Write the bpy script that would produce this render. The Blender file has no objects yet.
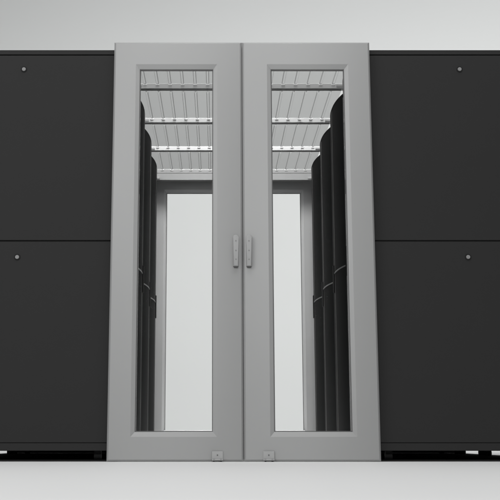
import bpy, bmesh, math
from mathutils import Matrix, Vector

S = bpy.context.scene
C = S.collection
R = math.radians

# ------------------------------------------------------------------ camera
CAM = (-0.12788, 0.0, 0.103343)
cam = bpy.data.cameras.new('camera')
cam.sensor_width = 36.0
cam.lens = 1020.05 * 36.0 / 500.0
cam.shift_x = 33.15 / 500.0
cam.clip_start = 0.05
cam.clip_end = 300
co = bpy.data.objects.new('camera', cam)
co.location = CAM
co.rotation_euler = (R(90) + 0.183733, 0, 0)
C.objects.link(co)
S.camera = co

# ------------------------------------------------------------------ world, lamps, exposure
w = bpy.data.worlds.new('World')
S.world = w
w.use_nodes = True
bg = w.node_tree.nodes['Background']
bg.inputs[0].default_value = (0.995, 1.0, 0.998, 1)
bg.inputs[1].default_value = 0.24

def area(name, loc, target, sx, sy, power, col=(1, 1, 1)):
    l = bpy.data.lights.new(name, 'AREA')
    l.shape = 'RECTANGLE'
    l.size = sx
    l.size_y = sy
    l.energy = power
    l.color = col
    o = bpy.data.objects.new(name, l)
    o.location = loc
    d = Vector(target) - Vector(loc)
    o.rotation_euler = d.to_track_quat('-Z', 'Y').to_euler()
    C.objects.link(o)
    return o

area('softbox_overhead', (0.0, 3.0, 6.4), (0, 5.6, 0.6), 6.0, 3.0, 200)
a = area('aisle_fill', (0.0, 5.8, 5.4), (0, 7.1, 0.0), 1.2, 1.2, 68)  # added lamp, brightens the far door jambs and the beams
a.data.spread = R(44)
area('softbox_left', (-4.5, 0.5, 3.4), (0.0, 4.9, 1.4), 3.0, 3.0, 95)
area('softbox_front', (-0.4, -3.6, 2.6), (0.0, 5.0, 1.1), 3.6, 2.4, 205)
area('backdrop_light', (8.0, 9.0, 5.5), (6.0, 17, 4.5), 3.0, 3.0, 330)
area('backdrop_wash', (0.0, 11.8, 6.6), (0.0, 13.9, 0.0), 12.0, 2.0, 225)
area('backdrop_high', (0.5, 10.0, 10.5), (0.5, 17.0, 7.8), 10.0, 1.5, 152)

vs = S.view_settings
vs.view_transform = 'Standard'
vs.look = 'None'
vs.exposure = 0.0
vs.gamma = 1.0

# ------------------------------------------------------------------ materials
def principled(name, col, rough=0.5, metal=0.0, spec=0.5, noise=0.0, nscale=40, bump=0.0, bscale=900):
    m = bpy.data.materials.new(name)
    m.use_nodes = True
    nt = m.node_tree
    b = nt.nodes['Principled BSDF']
    b.inputs['Base Color'].default_value = (*col, 1)
    b.inputs['Roughness'].default_value = rough
    b.inputs['Metallic'].default_value = metal
    b.inputs['Specular IOR Level'].default_value = spec
    tc = nt.nodes.new('ShaderNodeTexCoord')
    if noise:
        n = nt.nodes.new('ShaderNodeTexNoise')
        n.inputs['Scale'].default_value = nscale
        n.inputs['Detail'].default_value = 4
        nt.links.new(tc.outputs['Object'], n.inputs['Vector'])
        r = nt.nodes.new('ShaderNodeMapRange')
        r.inputs['To Min'].default_value = 1 - noise
        r.inputs['To Max'].default_value = 1 + noise
        nt.links.new(n.outputs['Fac'], r.inputs['Value'])
        mx = nt.nodes.new('ShaderNodeVectorMath')
        mx.operation = 'SCALE'
        mx.inputs[0].default_value = col
        nt.links.new(r.outputs[0], mx.inputs['Scale'])
        nt.links.new(mx.outputs[0], b.inputs['Base Color'])
    if bump:
        n2 = nt.nodes.new('ShaderNodeTexNoise')
        n2.inputs['Scale'].default_value = bscale
        n2.inputs['Detail'].default_value = 2
        nt.links.new(tc.outputs['Object'], n2.inputs['Vector'])
        bp = nt.nodes.new('ShaderNodeBump')
        bp.inputs['Strength'].default_value = bump
        bp.inputs['Distance'].default_value = 0.0006
        nt.links.new(n2.outputs['Fac'], bp.inputs['Height'])
        nt.links.new(bp.outputs[0], b.inputs['Normal'])
    return m

M_floor = principled('studio_floor', (0.77, 0.774, 0.772), 0.6, spec=0.3)
M_back = principled('backdrop_paper', (0.70, 0.71, 0.705), 0.9, spec=0.1)
M_silver = principled('silver_powder_coat', (0.325, 0.327, 0.326), 0.5, metal=0.12, spec=0.5, noise=0.015, nscale=6, bump=0.15)
def crown(m, kx, kz):
    # pressed sheet-steel leaf: the face is very slightly crowned
    nt = m.node_tree
    N = nt.nodes.new
    tc = N('ShaderNodeTexCoord'); sp = N('ShaderNodeSeparateXYZ')
    nt.links.new(tc.outputs['Object'], sp.inputs[0])
    def math_(op, a, b=None):
        n = N('ShaderNodeMath'); n.operation = op
        for i, v in enumerate((a, b)):
            if v is None: continue
            if isinstance(v, (int, float)): n.inputs[i].default_value = v
            else: nt.links.new(v, n.inputs[i])
        return n.outputs[0]
    x = math_('SUBTRACT', math_('ABSOLUTE', sp.outputs[0]), 0.327)
    z = math_('SUBTRACT', sp.outputs[2], 1.05)
    h = math_('MULTIPLY', math_('ADD', math_('MULTIPLY', math_('MULTIPLY', x, x), kx), math_('MULTIPLY', math_('MULTIPLY', z, z), kz)), -1.0)
    b = N('ShaderNodeBump')
    b.inputs['Strength'].default_value = 1.0
    b.inputs['Distance'].default_value = 1.0
    nt.links.new(h, b.inputs['Height'])
    old = [n for n in nt.nodes if n.type == 'BUMP' and n is not b]
    if old:
        nt.links.new(b.outputs[0], old[0].inputs['Normal'])
    else:
        nt.links.new(b.outputs[0], nt.nodes['Principled BSDF'].inputs['Normal'])
M_leaf = principled('silver_door_coat', (0.325, 0.327, 0.326), 0.5, metal=0.12, spec=0.5, noise=0.012, nscale=5, bump=0.12)
crown(M_leaf, 0.42, 0.06)
M_handle = principled('handle_satin', (0.30, 0.302, 0.301), 0.45, metal=0.0, spec=0.5)
M_black = principled('black_powder_coat', (0.018, 0.018, 0.018), 0.65, spec=0.2, noise=0.03, nscale=5, bump=0.2)
M_door = principled('black_mesh_door', (0.0035, 0.0035, 0.0035), 0.7, spec=0.06, bump=0.3)
M_post = principled('post_black', (0.04, 0.04, 0.04), 0.4, spec=0.5)
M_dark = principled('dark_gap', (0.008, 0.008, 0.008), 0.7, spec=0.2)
M_rubber = principled('black_rubber', (0.01, 0.01, 0.01), 0.7, spec=0.2)
M_lock = principled('lock_metal', (0.20, 0.20, 0.20), 0.45)
M_beam = principled('white_beam', (0.46, 0.462, 0.461), 0.6, spec=0.5)
M_highlight = principled('white_highlight', (0.85, 0.85, 0.85), 0.35)  # white for highlights put on as small tabs and wedges
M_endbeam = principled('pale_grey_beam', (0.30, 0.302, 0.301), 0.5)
M_screw = principled('screw_grey', (0.17, 0.17, 0.17), 0.5)
M_cap = principled('cap_grey', (0.05, 0.05, 0.05), 0.5)
M_trim = principled('door_trim', (0.05, 0.05, 0.05), 0.4, spec=0.6)
M_gasket = principled('gasket', (0.10, 0.10, 0.10), 0.6)

def panel_mat():
    m = bpy.data.materials.new('clear_ribbed_panel')
    m.use_nodes = True
    nt = m.node_tree
    b = nt.nodes['Principled BSDF']
    b.inputs['Base Color'].default_value = (0.35, 0.352, 0.351, 1)
    b.inputs['Roughness'].default_value = 0.25
    out = nt.nodes['Material Output']
    tr = nt.nodes.new('ShaderNodeBsdfTransparent')
    # clear tinted sheet: absorbs more where it is looked through at a grazing angle
    lw = nt.nodes.new('ShaderNodeLayerWeight')
    lw.inputs['Blend'].default_value = 0.5
    mr = nt.nodes.new('ShaderNodeMapRange')
    mr.inputs['From Min'].default_value = 0.60
    mr.inputs['From Max'].default_value = 0.95
    mr.inputs['To Min'].default_value = 0.80
    mr.inputs['To Max'].default_value = 0.16
    nt.links.new(lw.outputs['Facing'], mr.inputs['Value'])
    nt.links.new(mr.outputs[0], tr.inputs['Color'])
    m2 = nt.nodes.new('ShaderNodeMixShader')
    m2.inputs[0].default_value = 0.93
    nt.links.new(b.outputs[0], m2.inputs[1])
    nt.links.new(tr.outputs[0], m2.inputs[2])
    nt.links.new(m2.outputs[0], out.inputs['Surface'])
    return m
M_panel = panel_mat()

def glass_mat():
    m = bpy.data.materials.new('clear_glass')
    m.use_nodes = True
    nt = m.node_tree
    out = nt.nodes['Material Output']
    nt.nodes.remove(nt.nodes['Principled BSDF'])
    t = nt.nodes.new('ShaderNodeBsdfTransparent')
    t.inputs['Color'].default_value = (0.988, 0.989, 0.988, 1)
    g = nt.nodes.new('ShaderNodeBsdfGlossy')
    g.inputs['Roughness'].default_value = 0.02
    f = nt.nodes.new('ShaderNodeFresnel')
    f.inputs['IOR'].default_value = 1.02
    mx = nt.nodes.new('ShaderNodeMixShader')
    nt.links.new(f.outputs[0], mx.inputs[0])
    nt.links.new(t.outputs[0], mx.inputs[1])
    nt.links.new(g.outputs[0], mx.inputs[2])
    nt.links.new(mx.outputs[0], out.inputs['Surface'])
    return m
M_glass = glass_mat()

# ------------------------------------------------------------------ helpers
def obj(name, bm, mat, parent=None, smooth=False):
    bmesh.ops.recalc_face_normals(bm, faces=bm.faces)
    me = bpy.data.meshes.new(name)
    bm.to_mesh(me)
    bm.free()
    me.materials.append(mat)
    if smooth:
        for p in me.polygons:
            p.use_smooth = True
        me.set_sharp_from_angle(angle=R(35))
    o = bpy.data.objects.new(name, me)
    C.objects.link(o)
    if parent:
        o.parent = parent
    return o

def thing(name, label, cat, loc=(0, 0, 0), group=None, rotz=0):
    o = bpy.data.objects.new(name, None)
    o.empty_display_size = 0.1
    C.objects.link(o)
    o.location = loc
    o.rotation_euler = (0, 0, rotz)
    o['label'] = label
    o['category'] = cat
    o['kind'] = 'thing'
    if group:
        o['group'] = group
    return o

def box(bm, x0, x1, y0, y1, z0, z1, bev=0.0, seg=2):
    x0, x1 = min(x0, x1), max(x0, x1)
    t = bmesh.new()
    bmesh.ops.create_cube(t, size=1, matrix=Matrix.Translation(((x0+x1)/2, (y0+y1)/2, (z0+z1)/2)) @ Matrix.Diagonal((x1-x0, y1-y0, z1-z0, 1)))
    if bev:
        bmesh.ops.bevel(t, geom=t.edges[:], offset=bev, segments=seg, profile=0.5, affect='EDGES')
    me = bpy.data.meshes.new('t')
    t.to_mesh(me)
    t.free()
    bm.from_mesh(me)
    bpy.data.meshes.remove(me)
    return bm

def cyl(bm, c, r, h, axis='z', n=24, r2=None):
    m = Matrix.Translation(c)
    if axis == 'y':
        m = m @ Matrix.Rotation(R(90), 4, 'X')
    if axis == 'x':
        m = m @ Matrix.Rotation(R(90), 4, 'Y')
    bmesh.ops.create_cone(bm, cap_ends=True, segments=n, radius1=r, radius2=r if r2 is None else r2, depth=h, matrix=m)
    return bm

def prism(bm, pts, y0, y1):
    """outline pts (x,z) extruded along y"""
    a = [bm.verts.new((x, y0, z)) for x, z in pts]
    b = [bm.verts.new((x, y1, z)) for x, z in pts]
    n = len(pts)
    bm.faces.new(a)
    bm.faces.new(b[::-1])
    for i in range(n):
        j = (i+1) % n
        bm.faces.new((a[i], b[i], b[j], a[j]))
    return bm

B = bmesh.new

# ------------------------------------------------------------------ setting
def setting():
    bm = B()
    vs_ = [bm.verts.new(p) for p in ((-24, -14, 0), (24, -14, 0), (24, 13, 0), (-24, 13, 0))]
    bm.faces.new(vs_)
    f = obj('floor', bm, M_floor)
    f['kind'] = 'structure'
    bm = B()
    prof = [(13, 0)]
    r = 4.0
    for i in range(1, 33):
        a = i/32*math.pi/2
        prof.append((13 + r*math.sin(a), r - r*math.cos(a)))
    prof.append((17, 12))
    rows = [[bm.verts.new((x, y, z)) for x in (-24, 24)] for y, z in prof]
    for a, b in zip(rows, rows[1:]):
        bm.faces.new((a[0], a[1], b[1], b[0]))
    f = obj('backdrop', bm, M_back, smooth=True)
    f['kind'] = 'structure'
setting()

# ------------------------------------------------------------------ aisle doors
T = 0.045
ZB, ZT = 0.0015, 2.101

def leaf_mesh(s, wx0, wx1, wz0, wz1):
    """one door leaf; s=-1 left, +1 right; window inner rect between |x| wx0..wx1"""
    ox0, ox1 = 0.0008, 0.6515
    m = 0.020
    def rect(x0, x1, z0, z1, y):
        return [(s*x0, y, z0), (s*x1, y, z0), (s*x1, y, z1), (s*x0, y, z1)]
    c = 0.0095
    loops = [
        rect(ox0, ox1, ZB, ZT, 0.0100),
        rect(ox0+c*.35, ox1-c*.35, ZB+c*.35, ZT-c*.35, 0.0050),
        rect(ox0+c, ox1-c, ZB+c, ZT-c, 0),
        rect(wx0-m, wx1+m, wz0-m-.003, wz1+m+.003, 0),
        rect(wx0-.002, wx1+.002, wz0-.002, wz1+.002, 0.011),
        rect(wx0, wx1, wz0, wz1, 0.013),
        rect(wx0, wx1, wz0, wz1, T-0.013),
        rect(wx0-m, wx1+m, wz0-m-.003, wz1+m+.003, T),
        rect(ox0+c, ox1-c, ZB+c, ZT-c, T),
        rect(ox0, ox1, ZB, ZT, T-0.007),
    ]
    bm = B()
    V = [[bm.verts.new(p) for p in l] for l in loops]
    n = len(V)
    for i in range(n):
        a, b = V[i], V[(i+1) % n]
        for k in range(4):
            j = (k+1) % 4
            bm.faces.new((a[k], a[j], b[j], b[k]))
    return bm

def ring(bm, x0, x1, z0, z1, y0, y1, t):
    box(bm, x0, x1, y0, y1, z1-t, z1)
    box(bm, x0, x1, y0, y1, z0, z0+t)
    box(bm, x0, x0+t, y0, y1, z0+t, z1-t)
    box(bm, x1-t, x1, y0, y1, z0+t, z1-t)

def make_leaf(s, y, label, group, far=False):
    wx0, wx1, wz0, wz1 = (0.1465, 0.5195, 0.139, 1.958)
    if far:
        wx1 = 0.512
        wz0 = 0.160
    t = thing('aisle_door', label, 'door', (0, y, 0), group)
    lf = obj('door_frame', leaf_mesh(s, wx0, wx1, wz0, wz1), M_leaf, t)
    a, b = sorted((s*wx0, s*wx1))
    bm = B()
    ring(bm, a+.0004, b-.0004, wz0+.0004, wz1-.0004, T*.5-.0045, T*.5+.0045, 0.0042)
    obj('gasket', bm, M_gasket, t)
    bm = B()
    box(bm, a+.005, b-.005, T*.5-.003, T*.5+.003, wz0+.005, wz1-.005)
    obj('window_pane', bm, M_glass, t)
    if far:
        bm = B()
        box(bm, a-.006, b+.006, -0.010, -0.0005, wz0-.008, wz0+.010, 0.002)
        obj('glazing_bead', bm, M_beam, t)
    # handle
    def handle(front):
        hx = s*0.0325 + (-0.002 if s < 0 else -0.003)
        if not front:
            hx = s*0.034
        bm = B()
        hw, z0, z1 = 0.0135, 0.936, 1.092
        pts = [(hx-hw, z0), (hx+hw, z0)]
        rr = 0.009
        for i in range(7):
            an = i/6*math.pi/2
            pts.append((hx+hw-rr+rr*math.cos(an), z1-rr+rr*math.sin(an)))
        for i in range(7):
            an = math.pi/2 + i/6*math.pi/2
            pts.append((hx-hw+rr+rr*math.cos(an), z1-rr+rr*math.sin(an)))
        if front:
            prism(bm, pts, -0.019, -0.0005)
        else:
            prism(bm, pts, T+0.0005, T+0.019)
        edges = [e for e in bm.edges if all(abs(v.co.y - (-0.019 if front else T+.019)) < 1e-5 for v in e.verts)]
        bmesh.ops.bevel(bm, geom=edges, offset=0.005, segments=3, profile=0.5, affect='EDGES')
        h = obj('handle', bm, M_handle, t, smooth=True)
        yy = -0.0195 if front else T+.0195
        for zz in (1.062, 1.014, 0.970):
            bm = B()
            cyl(bm, (hx, yy, zz), 0.0032, 0.0016, 'y', 16)
            obj('screw', bm, M_screw, h)
        bm = B()
        y0, y1 = (-0.017, -0.002) if front else (T+.002, T+.017)
        box(bm, hx-.010, hx+.010, y0, y1, z0-.005, z0-.0003, 0.001)
        obj('end_cap', bm, M_cap, h)
    handle(not far)
    if s < 0:
        bm = B()
        box(bm, -0.022, 0.022, T+.0015, T+.0045, 0.01, 2.09, 0.001)
        obj('meeting_strip', bm, M_silver, t)
    # floor bracket
    if not far:
        bx = -0.125 if s < 0 else 0.118
        bm = B()
        box(bm, bx-.0265, bx+.0265, -0.007, -0.0005, 0.009, 0.049, 0.0015)
        box(bm, bx-.0265, bx+.0265, -0.024, -0.0075, 0.006, 0.011, 0.001)
        br = obj('floor_bracket', bm, M_silver, t)
        bm = B()
        cyl(bm, (bx, -0.0078, 0.031), 0.0035, 0.002, 'y', 16)
        obj('screw', bm, M_gasket, br)
        for dx in (-.0165, .0165):
            bm = B()
            cyl(bm, (bx+dx, -0.0155, 0.0062), 0.0045, 0.012, 'z', 16)
            obj('bolt', bm, M_dark, br)
    return t

make_leaf(-1, 4.930, 'left leaf of the near silver double door, its handle on its right edge', 'near door leaves')
make_leaf(1, 4.930, 'right leaf of the near silver double door, its handle on its left edge', 'near door leaves')
make_leaf(-1, 7.580, 'left far door leaf at the end of the aisle, seen through the left near window', 'far door leaves', True)
make_leaf(1, 7.580, 'right far door leaf at the end of the aisle, seen through the right near window', 'far door leaves', True)

# ------------------------------------------------------------------ racks
Y0 = 4.980
PW = 0.639
XO = 1.64
XI = 0.606

def bow(bm, s, y0, y1, z0, z1, sag, n=32, t=0.006, xb=XI-0.004):
    """curved sheet: plan arc between (xb,y0) and (xb,y1) bulging to the aisle"""
    L = []
    for i in range(n+1):
        u = -1 + 2*i/n
        u = math.sin(u*math.pi/2)
        off = sag*(1-abs(u)**2.2)
        L.append([(s*(xb - off + q), (y0+y1)/2 + u*(y1-y0)/2) for q in (0, t)])
    V = [[bm.verts.new((x, y, z)) for (x, y) in pr for z in (z0, z1)] for pr in L]
    for a, b in zip(V, V[1:]):
        bm.faces.new((a[0], b[0], b[1], a[1]))
        bm.faces.new((a[2], a[3], b[3], b[2]))
        bm.faces.new((a[1], b[1], b[3], a[3]))
        bm.faces.new((a[0], a[2], b[2], b[0]))
    for e in (V[0], V[-1]):
        bm.faces.new((e[0], e[1], e[3], e[2]))

ORD = ['first', 'second', 'third', 'fourth']

def make_rack(s, k):
    side = 'left' if s < 0 else 'right'
    y0 = 0.0
    y1 = PW
    if k == 0:
        lab = 'large black two-panel cabinet side %s of the silver doors, nearest of its row' % side
    elif k == 3:
        lab = 'last black rack cabinet of the %s row, beside the far door' % side
    else:
        lab = '%s black rack cabinet from the near doors in the %s aisle row' % (ORD[k], side)
    t = thing('rack_cabinet', lab, 'cabinet', (0, Y0 + k*PW, 0), 'rack cabinets along the aisle')
    ya = 0.013 if k == 0 else 0.002
    yb = PW-0.002
    bm = B()
    box(bm, s*(XI+.012), s*(XO-.002), ya, yb, 0.050, 2.050)
    obj('body', bm, M_black, t)
    bm = B()
    box(bm, s*(XI+.004), s*XO, 0.0, PW-.001, 2.0525, 2.077, 0.002)
    obj('top_cover', bm, M_black, t)
    # aisle-side frame posts
    for (a, b) in ((0.001, 0.030), (PW-0.030, PW-.001)):
        bm = B()
        box(bm, s*(XI-.006), s*(XI+.0115), a, b, 0.052, 2.050, 0.002)
        obj('post', bm, M_post, t)
    # bowed mesh door in the aisle
    bm = B()
    bow(bm, s, 0.032, PW-.032, 0.060, 2.066, 0.033)
    box(bm, s*(XI-.006), s*(XI+.008), 0.0325, 0.040, 0.062, 2.064)
    d = obj('front_door', bm, M_door, t, smooth=True)
    bm = B()
    bow(bm, s, 0.032, PW-.032, 2.0665, 2.0755, 0.034, t=0.03)
    obj('door_cap', bm, M_door, d, smooth=True)
    bm = B()
    bow(bm, s, 0.034, PW-.034, 1.064, 1.072, 0.0365, t=0.008)
    obj('belt_trim', bm, M_trim, d, smooth=True)
    hx = XI-.004-.033
    bm = B()
    box(bm, s*(hx-.0012), s*(hx+.004), PW*.5-.012, PW*.5-.002, 0.062, 2.060, 0.0005)
    obj('edge_strip', bm, M_post, d)
    bm = B()
    box(bm, s*(hx-.0022), s*(hx+.004), PW*.5+.010, PW*.5+.042, 0.062, 2.060, 0.0005)
    obj('latch_channel', bm, M_dark, d)
    bm = B()
    box(bm, s*(hx-.009), s*(hx-.0024), PW*.5+.012, PW*.5+.040, 0.955, 1.118, 0.003)
    obj('handle', bm, M_dark, d)
    # added black sheet that blackens the floor below, casters
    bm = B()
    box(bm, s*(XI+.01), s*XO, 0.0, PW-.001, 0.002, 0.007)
    obj('floor_sheet', bm, M_dark, t)
    for cx in (XI+.10, XO-.155):
        for cy in (0.075, PW-.075):
            bm = B()
            cyl(bm, (s*cx, cy, 0.0255), 0.018, 0.034, 'x', 20)
            box(bm, s*(cx-.016), s*(cx+.016), cy-.014, cy+.014, 0.040, 0.0495)
            obj('caster', bm, M_rubber, t)
    if k == 0:
        def side_panel(z0, z1):
            bm = B()
            box(bm, s*XI, s*XO, 0.0, 0.012, z0, z1, 0.0015)
            p = obj('side_panel', bm, M_black, t)
            return p
        for z0, z1, lz in ((1.0785, 2.0475, 1.972), (0.089, 1.0705, 0.993)):
            p = side_panel(z0, z1)
            lx = s*1.118
            bm = B()
            cyl(bm, (lx, -0.0011, lz), 0.0155, 0.002, 'y', 32)
            rg = obj('lock', bm, M_dark, p)
            bm = B()
            cyl(bm, (lx, -0.0036, lz), 0.0105, 0.005, 'y', 32, 0.0092)
            box(bm, lx-.0012, lx+.0012, -0.0068, -0.0062, lz-.005, lz+.005)
            obj('lock_barrel', bm, M_lock, rg)
        bm = B()
        box(bm, s*XI, s*XO, 0.0, 0.012, 0.051, 0.0865, 0.0015)
        obj('skirting', bm, M_black, t)
    if k == 3:
        bm = B()
        box(bm, s*(XI+.01), s*(XO-.01), PW-.012, PW-.003, 0.0072, 0.0495)
        obj('kick_plate', bm, M_dark, t)
    return t

for s in (-1, 1):
    for k in range(4):
        make_rack(s, k)

# ------------------------------------------------------------------ aisle ceiling
XC = 0.603
BY = [5.619, 6.258, 6.897]
def ceiling_panel(k, y0, y1, label):
    """flat sheet with pressed ribs that point down and taper at both ends"""
    bm = B()
    pitch = 0.0722
    zb = 2.1180
    e = 0.030
    h = 0.011
    ya, yb = y0+(0.060 if k else 0.012), y1-0.004
    def strip(xa, xb, p, q):
        bm.faces.new([bm.verts.new(v) for v in ((xa, p, zb), (xb, p, zb), (xb, q, zb), (xa, q, zb))])
    last = -XC
    for i in range(16):
        x = (i-7.5)*pitch
        strip(last, x-.0085, y0, y1)
        strip(x-.0085, x+.0085, y0, ya)
        strip(x-.0085, x+.0085, yb, y1)
        last = x+.0085
    strip(last, XC, y0, y1)
    i0 = -8
    for i in range(16):
        x = (i-7.5)*pitch
        ya, yb = y0+(0.060 if k else 0.012), y1-0.004
        P = [(x-.0085, ya, zb), (x+.0085, ya, zb), (x+.0085, yb, zb), (x-.0085, yb, zb),
             (x-.0055, ya+e, zb-h), (x+.0055, ya+e, zb-h), (x+.0055, yb-e*.3, zb-h), (x-.0055, yb-e*.3, zb-h)]
        v = [bm.verts.new((a, b, c)) for a, b, c in P]
        for f in ((4, 5, 6, 7), (0, 1, 5, 4), (1, 2, 6, 5), (2, 3, 7, 6), (3, 0, 4, 7)):
            bm.faces.new([v[q] for q in f])
    o = obj('ceiling_panel', bm, M_panel)
    o['label'] = label
    o['category'] = 'ceiling panel'
    o['kind'] = 'thing'
    o['group'] = 'ribbed ceiling panels over the aisle'
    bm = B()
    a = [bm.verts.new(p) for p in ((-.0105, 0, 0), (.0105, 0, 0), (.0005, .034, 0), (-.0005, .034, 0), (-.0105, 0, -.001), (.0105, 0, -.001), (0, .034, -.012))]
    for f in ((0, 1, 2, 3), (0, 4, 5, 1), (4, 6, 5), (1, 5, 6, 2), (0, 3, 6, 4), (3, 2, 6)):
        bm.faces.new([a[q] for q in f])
    e0 = obj('rib_end_highlight', bm, M_highlight, o)  # added white wedge, paints a highlight on the rib's near end
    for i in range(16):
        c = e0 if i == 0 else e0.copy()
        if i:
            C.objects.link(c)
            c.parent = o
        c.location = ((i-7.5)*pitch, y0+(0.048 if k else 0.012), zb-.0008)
    return o

ceiling_panel(0, 4.990, BY[0]-.022, 'ribbed pale ceiling panel nearest the near doors, in front of the first cross beam')
ceiling_panel(1, BY[0]+.022, BY[1]-.022, 'ribbed pale ceiling panel between the first and second cross beams')
ceiling_panel(2, BY[1]+.022, BY[2]-.022, 'ribbed pale ceiling panel between the second and third cross beams')
ceiling_panel(3, BY[2]+.022, 7.484, 'ribbed pale ceiling panel behind the third cross beam, above the far doors')

def beam(y, z0, z1, d, label, mat=M_beam):
    bm = B()
    box(bm, -XC, XC, y-d, y+d, z0, z1, 0.0006)
    t = thing('cross_beam', label, 'beam', (0, 0, 0), 'white cross beams under the aisle ceiling')
    obj('bar', bm, mat, t)
    bm = B()
    box(bm, -0.59, 0.59, y-d+.004, y+d-.002, z0-.0012, z0-.0002)
    obj('underside_strip', bm, M_gasket, t)  # dark strip along the underside of the beam
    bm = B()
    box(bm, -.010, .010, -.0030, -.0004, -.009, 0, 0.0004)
    c0 = obj('glint_tab', bm, M_highlight, t)  # white tab standing in for the glint at a rib's far end
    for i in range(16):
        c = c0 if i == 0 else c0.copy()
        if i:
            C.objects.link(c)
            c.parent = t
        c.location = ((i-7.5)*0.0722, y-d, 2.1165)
    for s in (-1, 1):
        bm = B()
        box(bm, s*0.560, s*0.5955, y-d-.004, y-d-.0004, z0+.008, z0+.022, 0.001)
        obj('end_clip', bm, M_silver, t)
beam(BY[0], 2.0895, 2.1175, 0.0205, 'white cross beam nearest the near doors, highest of the aisle ceiling beams in view')
beam(BY[1], 2.0895, 2.1175, 0.0205, 'second white cross beam from the near doors under the aisle ceiling')
beam(BY[2], 2.0895, 2.1175, 0.0205, 'third white cross beam from the near doors under the aisle ceiling')
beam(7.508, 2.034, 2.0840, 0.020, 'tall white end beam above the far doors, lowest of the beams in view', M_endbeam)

bm = B()
box(bm, -XC, XC, 7.488, 7.528, 2.0865, 2.1175, 0.0015)
box(bm, -XC, XC, 7.5285, 7.578, 2.060, 2.072, 0.002)  # added out of sight, keeps top light off the far door header
o = obj('end_cover_shade', bm, M_endbeam)
o['label'] = 'thin white cover strip on top of the tall end beam, under the last ribs'
o['category'] = 'cover strip'
o['kind'] = 'thing'
